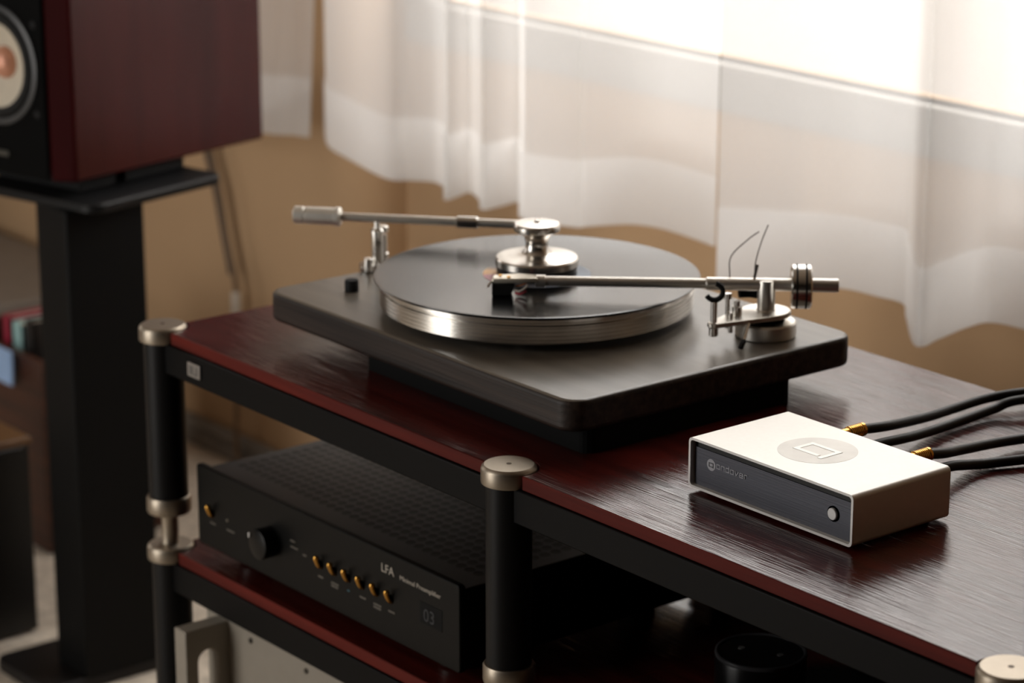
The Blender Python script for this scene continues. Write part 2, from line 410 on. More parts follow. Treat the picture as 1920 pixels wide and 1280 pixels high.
# --- front tonearm
hx, hy = place(.3447, .1491); px_, py_ = place(.5022, .3229); ex, ey = place(.5355, .3820)
za = .737-.640
piv = Vector((px_, py_, za)); head = Vector((hx, hy, za)); dirv = (piv-head); dirv.z = 0; Ld = dirv.length; dirv.normalize(); side = Vector((dirv.y, -dirv.x, 0))
def A(t, h=0., s=0.): return piv+dirv*t+side*s+Vector((0, 0, h))
ARM = obj('tonearm', cyl(B(), A(-Ld+.034), A(-.052), .0045, 24), M_SATIN, TT, smooth=40)
ARM['label'] = 'front silver tonearm resting over the record'
bm = B(); cyl(bm, A(-.054), A(.0245), .0058, 28, ch=.0006); cyl(bm, A(.038), A(.064), .0062, 28, ch=.0006)
obj('rear_tube', bm, M_SATIN, ARM, smooth=40)
wt = [(.0185, .0), (.0200, .0012), (.0200, .0042), (.0190, .0047), (.0190, .0055), (.0200, .006), (.0200, .0125), (.0190, .013), (.0190, .0138), (.0200, .0143), (.0200, .0172), (.0185, .0185)]
obj('counterweight', lathe(B(), wt, 48, A(.0215, -.0012), dirv), M_STEEL, ARM, smooth=30)
for q in (.0051, .0134): obj('groove_shade_ring', lathe(B(), [(.0192, q-.0009), (.0203, q-.0007), (.0203, q+.0007), (.0192, q+.0009)], 48, A(.0215, -.0012), dirv), M_RUBBER, ARM, smooth=40)  # dark bands put the shade of the weight's grooves into colour
# headshell, cartridge
bm = B(); u = dirv; s = side
def pz(t, sgn, h): return head+u*t+s*sgn+Vector((0, 0, h))
top = [pz(-.011, -.0075, .0030), pz(-.011, .0065, .0030), pz(.012, .0100, .0046), pz(.030, .0060, .0042), pz(.030, -.0060, .0042), pz(.012, -.0100, .0046)]
vt = [bm.verts.new(p) for p in top]; vb = [bm.verts.new(p-Vector((0, 0, .0045))) for p in top]
bm.faces.new(vt); bm.faces.new(vb[::-1])
for i in range(6): bm.faces.new((vt[i], vb[i], vb[(i+1) % 6], vt[(i+1) % 6]))
obj('headshell', bm, mat('headshell_silver', (222, 214, 198), .28, .6), ARM, bevel=.0012)
obj('collar', cyl(B(), A(-Ld+.028), A(-Ld+.037), .0056, 24, ch=.0005), M_SATIN, ARM, smooth=40)
bm = B(); c = [pz(-.011, -.0075, 0), pz(-.011, .0075, 0), pz(.010, .0075, 0), pz(.010, -.0075, 0)]
vt = [bm.verts.new(p+Vector((0, 0, -.0016))) for p in c]; vb = [bm.verts.new(p+Vector((0, 0, -.0125))) for p in (c[0], c[1], c[2]-u*.004, c[3]-u*.004)]
bm.faces.new(vt); bm.faces.new(vb[::-1])
for i in range(4): bm.faces.new((vt[i], vb[i], vb[(i+1) % 4], vt[(i+1) % 4]))
obj('cartridge', bm, M_RUBBER, ARM, bevel=.0008)
bm = B(); tube(bm, [pz(.010, .004, -.004), pz(.015, .005, -.003), pz(.020, .004, -.001)], .0007, 6, 5)
obj('cartridge_wire', bm, mat('orange_wire', (226, 130, 54), .5), ARM)
bm = B(); tube(bm, [pz(.010, .0055, -.010), pz(.015, .007, -.0105), pz(.020, .006, -.008)], .0011, 6, 5)
obj('cartridge_wire', bm, mat('red_wire', (190, 52, 72), .5), ARM)
bm = B(); tube(bm, [pz(.009, .006, -.0075), pz(.014, .008, -.0078), pz(.0195, .007, -.0045), pz(.021, .005, -.002)], .0009, 6, 5)
obj('cartridge_wire', bm, mat('white_wire', (214, 206, 196), .5), ARM)
obj('finger_lift', tube(B(), [pz(-.011, .005, .000), pz(-.013, .0075, -.0015), pz(-.0145, .0095, -.004)], .0011, 8, 5), M_SATIN, ARM, smooth=60)
for q in (pz(-.004, -.003, .0030), pz(.004, .003, .0032)): obj('headshell_screw', lathe(B(), [(.0016, .0), (.0016, .0016), (0, .0018)], 10, q), M_GOLD, ARM, smooth=40)
# pivot tower, base plate, cueing arm
BASE = obj('tonearm_base', lathe(B(), [(.0265, 0), (.0275, .001), (.0275, .0125), (.0262, .0140), (0, .0142)], 56, (px_, py_, ZT)), M_SATIN, TT, smooth=30)
BASE['label'] = 'round silver base under the front tonearm'
obj('pivot_collar', lathe(B(), [(.017, .0140), (.017, .0190)], 40, (px_, py_, ZT)), M_DARK, BASE, smooth=40)
# teardrop plate towards the platter
tip = Vector((*place(.5035, .2580), 0)); ctr = Vector((px_, py_, 0)); dd = (tip-ctr); dl = dd.length; dd.normalize(); ss = Vector((dd.y, -dd.x, 0))
R0, R1 = .0225, .0055; ang = math.acos((R0-R1)/dl); pts = []
for i in range(33):
    a = ang+(2*PI-2*ang)*i/32; v = ctr+dd*math.cos(a)*R0+ss*math.sin(a)*R0; pts.append((v.x, v.y))
for i in range(13):
    a = -ang+2*ang*i/12; v = tip+dd*math.cos(a)*R1+ss*math.sin(a)*R1; pts.append((v.x, v.y))
obj('support_plate', prism(B(), pts, ZT+.0190, ZT+.0235), M_SATIN, BASE, bevel=.0009)
def at(f, lat=0.): v = ctr+dd*dl*f+ss*lat; return v.x, v.y
bm = B(); x, y = at(1.0); lathe(bm, [(.0033, .011), (.0042, .012), (.0042, .0185), (.0030, .0187), (.0030, .042), (.0024, .0425)], 20, (x, y, ZT))
obj('rest_post', bm, M_STEEL, BASE, smooth=35)
# hook shaped arm rest
hk = Vector((x, y, ZT+.046)); pts = []
for i in range(11):
    a = math.radians(-150+ 230*i/10); pts.append(hk+u*(-.0+.0075*math.cos(a))+Vector((0, 0, .0055+.0075*math.sin(a))))
obj('arm_rest', tube(B(), pts, .0024, 10, 3), M_RUBBER, BASE, smooth=60)
for f_, lat_, pr_ in ((.50, .004, [(.0045, .0235), (.0045, .0315), (.0028, .032), (.0028, .0365), (0, .037)]),
                      (.62, .008, [(.0020, .012), (.0020, .0390), (.0036, .0392), (.0036, .0445), (0, .045)]),
                      (.68, .000, [(.0022, .0105), (.0022, .0285), (0, .0287)])):
    x, y = at(f_, lat_); obj('adjuster', lathe(B(), pr_, 20, (x, y, ZT)), M_STEEL, BASE, smooth=35)
l1, l2, l3 = [Vector((*place(px3, py3), z3-.640)) for px3, py3, z3 in ((.5150, .2900, .7110), (.5245, .2752, .6990), (.5266, .2690, .6930))]
lv = obj('cueing_lever', tube(B(), [l1, l1.lerp(l2, .5), l2], .0016, 10, 2), M_STEEL, BASE, smooth=50)
obj('lever_tip', cyl(B(), l2, l3, .0024, 14, ch=.0006), M_RUBBER, BASE, smooth=50)
bm = B(); lathe(bm, [(.0088, .0235), (.0080, .0245), (.0080, .0500), (.0074, .0512), (0, .0514)], 32, (px_, py_, ZT))
obj('pivot_tower', bm, M_SATIN, BASE, smooth=35)
bm = B(); p0 = Vector((px_, py_, ZT+.036)); tube(bm, [p0-u*.003-s*.006, p0-u*.014-s*.012, p0-u*.024-s*.010], .0048, 12, 4)
obj('bearing_yoke', bm, M_DARK, BASE, smooth=60)
bm = B(); w0 = A(-.021, .006); tube(bm, [w0-u*.012, w0-u*.011-s*.012+Vector((0, 0, .016)), w0-s*.020+u*.004+Vector((0, 0, .030)), w0-s*.026+u*.014+Vector((0, 0, .036))], .00055, 6, 8)
tube(bm, [w0+u*.010, w0+u*.011-s*.004+Vector((0, 0, .014)), w0-s*.014+u*.016+Vector((0, 0, .030)), w0-s*.027+u*.022+Vector((0, 0, .042))], .00055, 6, 8)
cyl(bm, w0+u*.010, w0+u*.0125-s*.001+Vector((0, 0, .012)), .0013, 8)
obj('signal_wire', bm, mat('thin_wire', (60, 48, 42), .5), BASE)
# --- rear tonearm
l0 = Vector((*place(.0355, .1320), .742-.640)); q0 = Vector((*place(.0940, .1920), .742-.640)); dv = Vector((*place(.203, .277), .742-.640))-l0; dv.z = 0; dv.normalize(); sv = Vector((dv.y, -dv.x, 0))
pv = l0+dv*((q0-l0).dot(dv))
AR2 = obj('tonearm', cyl(B(), l0+dv*.045, l0+dv*.228, .0042, 20), M_SATIN, TT, smooth=40)
AR2['label'] = 'rear silver tonearm parked behind the record clamp'
obj('counterweight', lathe(B(), [(.0070, 0), (.0086, .0012), (.0086, .0100), (.0078, .0106), (.0078, .0118), (.0086, .0124), (.0086, .0420), (.0094, .0424), (.0094, .0462), (.0070, .048)], 32, l0, dv), mat('weight_steel', (226, 222, 214), .42, .85), AR2, smooth=30)
obj('sleeve', lathe(B(), [(.0052, 0), (.0058, .0008), (.0058, .0200), (.0052, .0208)], 24, l0+dv*.163, dv), M_STEEL, AR2, smooth=30)
bm = B(); h2 = l0+dv*.222
box(bm, -.007, .007, -.002, .030, -.003, .003); bmesh.ops.rotate(bm, verts=bm.verts[:], cent=(0, 0, 0), matrix=Matrix.Rotation(math.atan2(dv.y, dv.x)-PI/2, 3, 'Z')); bmesh.ops.translate(bm, verts=bm.verts[:], vec=h2)
obj('headshell', bm, M_SATIN, AR2, bevel=.001)
bm = B(); lathe(bm, [(.0030, .0), (.0030, .052)], 20, (pv.x, pv.y, ZT))
lathe(bm, [(.0052, .0), (.0058, .0010), (.0058, .036), (.0064, .0365), (.0064, .040), (.0045, .042)], 28, (pv.x, pv.y, ZT))
B2 = obj('arm_pillar', bm, M_STEEL, TT, smooth=35); B2['label'] = 'slim silver pillar of the rear tonearm'
bm = B(); c2 = Vector((pv.x, pv.y, ZT))+dv*.004+sv*(-.0105)
lathe(bm, [(.0036, .002), (.0036, .034)], 20, c2+sv*.002)
for h in (.010, .0365): lathe(bm, [(.0048, h), (.0048, h+.005), (.0036, h+.006)], 18, c2+sv*.001)
obj('arm_lift', bm, M_SATIN, B2, smooth=35)
bm = B(); c3 = Vector((pv.x, pv.y, ZT))-dv*.006+sv*.004
lathe(bm, [(.0105, 0), (.0110, .001), (.0110, .0070), (.0095, .0078), (0, .008)], 32, c3)
cyl(bm, c3+sv*.010+Vector((0, 0, .002)), c3+sv*.010+Vector((0, 0, .015)), .0045, 18, ch=.0006)
obj('arm_base', bm, M_STEEL, B2, smooth=35)

# --- record and clamp
zr = .0826+.640
def world_c(): 
    r = math.radians(-.407); return .0905+CX*math.cos(r)-CY*math.sin(r), .059+CX*math.sin(r)+CY*math.cos(r)
WCX, WCY = world_c()
def vinyl():
    m = bpy.data.materials.new('vinyl'); m.use_nodes = True; n = m.node_tree.nodes; L = m.node_tree.links; b = n['Principled BSDF']
    b.inputs['Base Color'].default_value = (*lin((14, 14, 15)), 1); b.inputs['Roughness'].default_value = .15; b.inputs['Specular IOR Level'].default_value = .5
    tc = n.new('ShaderNodeTexCoord'); w = n.new('ShaderNodeTexWave'); w.wave_type = 'RINGS'; w.rings_direction = 'Z'
    w.inputs['Scale'].default_value = 260; w.inputs['Distortion'].default_value = 0
    L.new(tc.outputs['Object'], w.inputs[0])
    bp = n.new('ShaderNodeBump'); bp.inputs['Strength'].default_value = .10; bp.inputs['Distance'].default_value = .0002
    L.new(w.outputs['Fac'], bp.inputs['Height']); L.new(bp.outputs[0], b.inputs['Normal'])
    return m
REC = thing('vinyl_record', 'black vinyl record lying on the silver platter', 'record', (WCX, WCY, zr))
obj('disc', lathe(B(), [(.148, 0), (.1508, .0003), (.1512, .0008), (.1510, .0013), (.1495, .0015), (.1470, .0013), (.060, .0013), (.0525, .0015), (.0, .0015)], 192), vinyl(), REC, smooth=30)
def label_mat():
    m = bpy.data.materials.new('record_label'); m.use_nodes = True; n = m.node_tree.nodes; L = m.node_tree.links; b = n['Principled BSDF']
    b.inputs['Roughness'].default_value = .5
    tc = n.new('ShaderNodeTexCoord'); g = n.new('ShaderNodeTexGradient'); g.gradient_type = 'RADIAL'; r = n.new('ShaderNodeValToRGB'); r.color_ramp.interpolation = 'LINEAR'
    L.new(tc.outputs['Object'], g.inputs[0]); L.new(g.outputs['Fac'], r.inputs[0]); L.new(r.outputs[0], b.inputs['Base Color'])
    cr = r.color_ramp; cr.elements[0].position = 0; cr.elements[0].color = (*lin((70, 70, 72)), 1); cr.elements[1].position = 1; cr.elements[1].color = (*lin((70, 70, 72)), 1)
    for p, c in ((.60, (126, 140, 158)), (.06, (96, 90, 86)), (.11, (222, 164, 92)), (.145, (222, 164, 92)), (.165, (206, 132, 142)), (.21, (206, 132, 142)), (.26, (90, 84, 84)), (.80, (86, 92, 104))):
        e = cr.elements.new(p); e.color = (*lin(c), 1)
    return m
obj('record_label', lathe(B(), [(.0495, .0015), (.0500, .0017), (.0, .0017)], 72), label_mat(), REC, smooth=40)['label'] = 'pastel paper label'
zc = zr+.0017
CL = thing('record_clamp', 'polished steel record clamp shaped like a spool on the record', 'clamp', (WCX, WCY, zc))
obj('clamp_foot', lathe(B(), [(.0355, 0), (.0372, .0006), (.0372, .0045), (.0360, .0050), (.0360, .0058), (.0375, .0063), (.0375, .0088), (.036, .0090)], 80), mat('dark_rubber_ring', (40, 38, 36), .35, .5), CL, smooth=30)
pr = [(.0360, .0088), (.0384, .0094), (.0384, .0150), (.0374, .0166), (.030, .0178), (.0200, .0184), (.0140, .0200), (.0115, .0230), (.0105, .0270), (.0105, .0310), (.0118, .0350), (.0150, .0385), (.0195, .0405), (.0214, .0415), (.0216, .0428), (.0216, .0462), (.0205, .0480), (.012, .0490), (.0, .0492)]
obj('clamp_body', lathe(B(), pr, 96), mat('clamp_steel', (216, 211, 204), .24, 1, noise=((80, 80, 80), .02)), CL, smooth=30)
obj('spindle_tip', lathe(B(), [(.0032, .0490), (.0024, .0505), (0, .0512)], 20), M_WHITE, CL, smooth=40)

# ------------------------------------------------------------------ white phono preamp and its cables
BX, BY, BW, BD, BH = .6621, .0845, .1824, .1083, .042
PB = thing('phono_preamp', 'small white metal phono preamp with a dark front standing on the shelf', 'preamp', (BX, BY, .640))
z0, z1 = .003, .003+BH
outer = rrect(0, BW, z0, z1, .0042, 6); t = .0021
inner = rrect(t, BW-t, z0+t, z1-t, .0028, 6)
bm = ring_y(B(), outer, inner, 0, BD-.001)
shl = obj('shell', bm, [M_WHITE, mat('white_rim', (250, 247, 243), .35, 0, .5)], PB, smooth=35)
for p in shl.data.polygons:
    if p.normal.y < -.9: p.material_index = 1
obj('rear_panel', prism_y(B(), inner, BD-.004, BD-.002), M_DARK, PB)
def brushed():
    m = bpy.data.materials.new('brushed_slate'); m.use_nodes = True; n = m.node_tree.nodes; L = m.node_tree.links; b = n['Principled BSDF']
    b.inputs['Base Color'].default_value = (*lin((74, 75, 84)), 1); b.inputs['Roughness'].default_value = .42; b.inputs['Metallic'].default_value = .25
    tc = n.new('ShaderNodeTexCoord'); mp = n.new('ShaderNodeMapping'); mp.inputs['Scale'].default_value = (18, 1, 900)
    t = n.new('ShaderNodeTexNoise'); t.inputs['Scale'].default_value = 1; t.inputs['Detail'].default_value = 3
    L.new(tc.outputs['Object'], mp.inputs[0]); L.new(mp.outputs[0], t.inputs[0])
    bp = n.new('ShaderNodeBump'); bp.inputs['Strength'].default_value = .22; bp.inputs['Distance'].default_value = .0005
    L.new(t.outputs[0], bp.inputs['Height']); L.new(bp.outputs[0], b.inputs['Normal']); return m
REC_Y = .0045
obj('lip_shade_plate', prism_y(B(), rrect(t-.0004, BW-t+.0004, z0+t-.0004, z1-t+.0004, .0026, 6), REC_Y+.0012, REC_Y+.004), mat('lip_shade_black', (30, 30, 29), .45, 0, .3), PB)  # dark plate stands for the lip's shadow above and left of the panel
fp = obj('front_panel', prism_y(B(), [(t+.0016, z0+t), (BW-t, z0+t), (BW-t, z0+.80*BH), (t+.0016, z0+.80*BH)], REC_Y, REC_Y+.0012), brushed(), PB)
bm = B(); lathe(bm, [(.0062, 0), (.0062, .0006), (.0050, .0006), (.0050, 0)], 40, (.867*BW, REC_Y-.0006, z0+.474*BH), (0, 1, 0), cap=False)
obj('button_ring', bm, M_DARK, PB, smooth=30)
obj('power_button', lathe(B(), [(.0047, .003), (.0047, .0004), (.0042, 0), (0, 0)], 36, (.867*BW, REC_Y-.0022, z0+.474*BH), (0, 1, 0)), mat('button_silver', (214, 212, 210), .3, .3), PB, smooth=35)
for x in (.015, BW-.015):
    for y in (.015, BD-.015): obj('rubber_foot', lathe(B(), [(.005, 0), (.0055, .0005), (.0055, .003)], 16, (x, y, 0)), M_RUBBER, PB)
# printed wordmark built from strokes
def strokes(name, segs, w, m, parent, org, sx, sy, y, plane='xz', th=.0002):
    bm = B()
    for k_, (xa, ya, xb, yb) in enumerate(segs):
        th = th+.00002
        a = Vector((xa*sx, ya*sy)); b = Vector((xb*sx, yb*sy)); d = (b-a).normalized(); n = Vector((-d.y, d.x))*w/2; e = d*w/2
        q = [a-e+n, a-e-n, b+e-n, b+e+n]
        P = [Vector((org[0]+p.x, 0, org[1]+p.y)) for p in q]
        if plane == 'xz': lo = [bm.verts.new((p.x, y, p.z)) for p in P]; hi = [bm.verts.new((p.x, y-th, p.z)) for p in P]
        else: lo = [bm.verts.new((p.x, p.z, y)) for p in P]; hi = [bm.verts.new((p.x, p.z, y+th)) for p in P]
        bm.faces.new(lo); bm.faces.new(hi)
        for i in range(4): bm.faces.new((lo[i], lo[(i+1) % 4], hi[(i+1) % 4], hi[i]))
    return obj(name, bm, m, parent)
G = {'a': [(0,0,.8,0),(0,0,0,1),(0,1,1,1),(1,1,1,0)], 'n': [(0,0,0,1),(0,1,1,1),(1,1,1,0)], 'd': [(0,0,1,0),(0,0,0,1),(0,1,1,1),(1,0,1,1.5)],
     'o': [(0,0,1,0),(1,0,1,1),(1,1,0,1),(0,1,0,0)], 'v': [(0,1,.35,0),(.35,0,1,1)], 'e': [(1,0,0,0),(0,0,0,1),(0,1,1,1),(1,1,1,.5),(1,.5,0,.5)], 'r': [(0,0,0,1),(0,1,.8,1)]}
segs = []
for i, ch in enumerate('andover'):
    for q in G[ch]: segs.append((q[0]+i*1.5, q[1], q[2]+i*1.5, q[3]))
strokes('wordmark', segs, .00065, M_PRINT, fp, (.1555*BW, z0+.515*BH-.0002), .0036, .0033, REC_Y)
dk = obj('front_emblem', lathe(B(), [(.0049, 0), (.0049, .0002), (0, .0002)], 40, (.1205*BW, REC_Y, z0+.537*BH), (0, -1, 0)), M_PRINT, fp)
A_G = [(-1,-1,.55,-1),(-1,-1,-1,1),(-1,1,1,1),(1,1,1,-1.25)]
strokes('front_emblem_letter', A_G, .0007, mat('slate_ink', (58, 58, 64), .45), fp, (.1205*BW, z0+.537*BH), .0023, .0015, REC_Y-.0002)
bm = B()
for i, wv in enumerate((.0012, .0009, .0014, .0010, .0012)): box(bm, .855*BW+i*.0017, .855*BW+i*.0017+wv, REC_Y-.0001, REC_Y, z0+.292*BH, z0+.302*BH)
obj('button_caption', bm, mat('faint_print', (92, 92, 98), .5), fp)
em = obj('top_emblem', lathe(B(), [(.0318, 0), (.0318, .00012), (0, .00012)], 72, (.4927*BW, .5065*BD, z1)), M_LOGOGREY, PB)
em['label'] = 'grey round emblem printed on the lid'
strokes('top_emblem_letter', A_G, .0042, M_WHITE, em, (.4927*BW, .5065*BD), .0146, .0090, z1+.00012, 'xy')
CABM = mat('cable_jacket', (9, 8, 8), .5, 0, .35)
def cable(label, pts, plug=None):
    o = thing('audio_cable', label, 'cable', pts[0], group='black audio cables behind the white preamp')
    P = [Vector(p)-Vector(pts[0]) for p in pts]
    obj('jacket', tube(B(), P, .0043, 14, 10), CABM, o, smooth=60)
    d = Vector((0, 1, 0))
    bm = B(); pr = [(.0046, -(pts[0][1]-YB)), (.0046, -.0165), (.0052, -.016)]
    for k in range(7): pr += [(.0052, -.016+.002*k), (.0057, -.0156+.002*k), (.0057, -.0146+.002*k), (.0052, -.0142+.002*k)]
    pr += [(.0058, -.0012), (.0058, .0012), (.0048, .0016)]
    obj('plug', lathe(bm, pr, 24, (0, 0, 0), d), M_GOLD, o, smooth=30)['label'] = 'gold plated plug'
YB = BY+BD
z = .672
cable('black cable with gold plug nearest the turntable corner', [(.6985, .245, .667), (.6975, .275, .6635), (.689, .31, .658), (.680, .348, .653), (.672, .385, .650), (.670, .43, .650), (.682, .465, .652), (.70, .53, .648)])
cable('black cable second from the turntable with its plug hidden', [(.7080, .240, .655), (.7075, .265, .654), (.7055, .286, .652), (.7005, .311, .649), (.6955, .343, .647), (.692, .374, .6465), (.6905, .417, .648), (.6985, .4465, .653), (.73, .53, .648)])
cable('black cable with gold plug at the right rear of the white preamp', [(.7765, .240, .667), (.7730, .264, .662), (.7640, .294, .656), (.7575, .342, .650), (.7610, .376, .648), (.7714, .405, .648), (.80, .475, .646)])
cable('black cable rightmost behind the white preamp with plug hidden', [(.7810, .240, .654), (.7795, .267, .652), (.7780, .289, .648), (.7805, .309, .6455), (.792, .340, .6455), (.802, .369, .6455), (.83, .45, .6455)])

# ------------------------------------------------------------------ black preamplifier on the middle shelf
FX0, FX1, FY, FZ0, FZ1 = .0312, .4530, .013, .4275, .5098
AMP = thing('preamplifier', 'wide black preamplifier with gold toggle switches on the middle shelf', 'amplifier', (FX0, FY, MID))
ox, oz = FX0, MID
w = FX1-FX0; h0 = FZ0-MID; h1 = FZ1-MID
obj('faceplate', prism_y(B(), rrect(0, w, h0, h1, .004, 4), 0, .007), M_AMP, AMP, bevel=.0012)
ch = obj('chassis', box(B(), .004, w-.004, .007, .30, h0+.002, h1-.006), M_AMP, AMP, bevel=.001)
# perforated lid
bm = B(); cw = .0125; nx, ny = 31, 19; x00, y00 = .016, .034; zl = h1-.0058; hr = .0052
def cell(cx, cy):
    oc = [bm.verts.new((cx+sx*cw/2, cy+sy*cw/2, zl)) for sx, sy in ((1, 1), (-1, 1), (-1, -1), (1, -1))]
    ic = [bm.verts.new((cx+hr*math.cos(PI/4*k+PI/4), cy+hr*math.sin(PI/4*k+PI/4), zl)) for k in range(8)]
    lc = [bm.verts.new((v.co.x, v.co.y, zl-.0016)) for v in ic]
    for k in range(4):
        bm.faces.new((oc[k], oc[(k+1) % 4], ic[(2*k+2) % 8], ic[2*k+1], ic[2*k]))
    for k in range(8): bm.faces.new((ic[k], ic[(k+1) % 8], lc[(k+1) % 8], lc[k]))
for i in range(nx):
    for j in range(ny): cell(x00+cw*(i+.5), y00+cw*(j+.5))
M_LID = mat('lid_black', (15, 14, 13), .4, 0, .3)
obj('perforated_lid', bm, M_LID, AMP)
bm = B(); zz = h1-.0059
obj('vent_well', box(bm, x00, x00+nx*cw, y00, y00+ny*cw, zz-.002, zz-.0014), M_DARK, AMP)
bm = B(); box(bm, .004, w-.004, .007, y00, zl-.0008, zl); box(bm, .004, w-.004, y00+ny*cw, .30, zl-.0008, zl); box(bm, .004, x00, y00, y00+ny*cw, zl-.0008, zl); box(bm, x00+nx*cw, w-.004, y00, y00+ny*cw, zl-.0008, zl)
obj('lid_border', bm, M_LID, AMP)
for x in (.05, w-.05):
    for y in (.035, .25): obj('foot', lathe(B(), [(.014, 0), (.017, .002), (.017, h0+.002)], 28, (x, y, 0)), mat('foot_grey', (70, 68, 66), .4, .6), AMP, smooth=40)
bm = B(); lathe(bm, [(.0045, .006), (.0045, 0)], 16, (0, 0, 0), (0, 1, 0)); tube(bm, [(0, .002, -.0030), (0, -.0015, -.0010), (0, -.0038, .0030), (0, -.0048, .0068)], .0024, 12, 4); lathe(bm, [(0, -.0030), (.0023, -.0022), (.0030, 0), (.0023, .0022), (0, .0030)], 16, (0, -.0049, .0072))
sw = obj('toggle_switch', bm, M_GOLD, AMP, smooth=50, loc=(.0578-ox, 0, .4645-oz))
for i in range(6):
    dup(sw, AMP, (.2425+.02196*i-ox, 0, .4665-oz))
kb = obj('volume_knob', lathe(B(), [(.0148, .0), (.0150, -.014), (.0146, -.0155), (.0135, -.016), (0, -.016)], 48, (.1600-ox, 0, .4655-oz), (0, 1, 0)), mat('knob_black', (6, 6, 6), .35, 0, .2), AMP, smooth=30)
obj('knob_highlight', box(B(), .1470-ox, .1485-ox, -.0168, -.0155, .4700-oz, .4745-oz), mat('highlight_white', (230, 228, 224), .4), kb)  # white chip stands for the highlight at the knob's upper left
for q, wd in ((0, .0085), (1, .011), (3, .0085), (4, .010), (5, .0085), (2, .0035)):
    cx = .2425+.02196*q-ox+.0005
    bm = B()
    rows = (.4545, .4515) if q in (1, 4) else (.4545,)
    for zz in rows:
        x = cx-wd/2
        while x < cx+wd/2-.0005:
            l = random.choice((.0011, .0014, .0018)); box(bm, x, x+l, -.0002, .0005, zz-oz-.0009, zz-oz+.0009); x += l+.0006
    obj('switch_caption', bm, M_PRINTDIM if q != 2 else mat('blue_light', (50, 96, 112), .4), AMP)
for x, zz, l in ((.0540, .4545, .009), (.0835, .4555, .013), (.1935, .4765, .008), (.194, .4705, .012), (.2140, .4680, .006)):
    xx = x-ox; bm = B()
    while xx < x-ox+l: box(bm, xx, xx+.0013, -.0002, .0005, zz-oz-.0008, zz-oz+.0008); xx += .002
    obj('panel_caption', bm, M_PRINTDIM, AMP)
obj('indicator_light', lathe(B(), [(.0016, 0), (.0012, -.001), (0, -.0012)], 12, (.0853-ox, 0, .4650-oz), (0, 1, 0)), mat('dim_amber', (120, 112, 100), .4), AMP)
text('brand_lettering', 'LFA', .0115, mat('silver_print', (178, 170, 158), .4), AMP, (.3380-ox, -.0001, .4895-oz), sx=1.05)
text('model_lettering', 'Minimal Preamplifier', .0062, mat('silver_print', (178, 170, 158), .4), AMP, (.3660-ox, -.0001, .4895-oz), sx=1.17)
dsp = obj('display_window', box(B(), .3960-ox, .4280-ox, -.0003, .001, .4590-oz, .4790-oz), mat('display_black', (6, 8, 11), .5, 0, .1), AMP)
text('display_digits', '03', .017, mat('display_dim', (30, 36, 44), .4), dsp, (.4010-ox, -.0004, .4620-oz))

# ------------------------------------------------------------------ off-white power amplifier on the lower shelf
M_IVORY = mat('ivory_paint', (142, 134, 122), .5, 0, .4, noise=((60, 60, 60), .03))
PA = thing('power_amplifier', 'off-white power amplifier with thick front handle on the lower shelf', 'amplifier', (.03, .02, LOW))
H = .176
obj('faceplate', box(B(), 0, .47, 0, .008, .012, H), M_IVORY, PA, bevel=.001)
obj('case', box(B(), .01, .46, .008, .33, .014, H-.004), M_IVORY, PA, bevel=.001)
def handle(x):
    # side profile in (y,z), extruded along x: rounded U handle
    out = [(0, H-.012), (-.050, H-.012), (-.050, .022), (0, .022)]
    inn = rrect(-.036, -.012, .044, H-.036, .0118, 6)
    bm = B(); n = len(inn)
    def sample(t):
        per = [(0, H-.012), (-.050, H-.012), (-.050, .022), (0, .022)]
        return per
    # match outer loop to inner loop by direction from centre
    cy, cz = -.025, (H-.012+.022)/2; o2 = []
    for (y, zz) in inn:
        dy, dz = y-(-.024), zz-(.044+H-.036)/2
        sc = min((.025/abs(dy)) if abs(dy) > 1e-6 else 9e9, (((H-.034)/2)/abs(dz)) if abs(dz) > 1e-6 else 9e9)
        o2.append((cy+dy*sc, cz+dz*sc))
    # snap rounded groups to the real corners
    for want in ((0, .022), (0, H-.012), (-.050, H-.012), (-.050, .022)):
        k = min(range(n), key=lambda i: (o2[i][0]-want[0])**2+(o2[i][1]-want[1])**2); o2[k] = want
    rings = [[bm.verts.new((xx, y, zz)) for y, zz in lp] for lp in (o2, inn) for xx in (x, x+.020)]
    a0, a1, b0, b1 = rings
    for k in range(n):
        j = (k+1) % n
        bm.faces.new((a0[k], a0[j], b0[j], b0[k])); bm.faces.new((a1[k], b1[k], b1[j], a1[j]))
        bm.faces.new((a0[k], a1[k], a1[j], a0[j])); bm.faces.new((b0[k], b0[j], b1[j], b1[k]))
    return bm
obj('handle', handle(.020), M_IVORY, PA, bevel=.0012)
obj('handle', handle(.430), M_IVORY, PA, bevel=.0012)
for x, zz in ((.080, H-.02), (.175, H-.02), (.28, H-.02), (.38, H-.02)):
    obj('screw', lathe(B(), [(.0028, 0), (.0028, -.0012), (0, -.0012)], 14, (x, 0, zz), (0, 1, 0)), mat('screw_dark', (60, 56, 50), .4, .6), PA)
for x in (.03, .44):
    for y in (.04, .29): obj('foot', lathe(B(), [(.012, 0), (.014, .013)], 20, (x, y, 0)), M_RUBBER, PA)

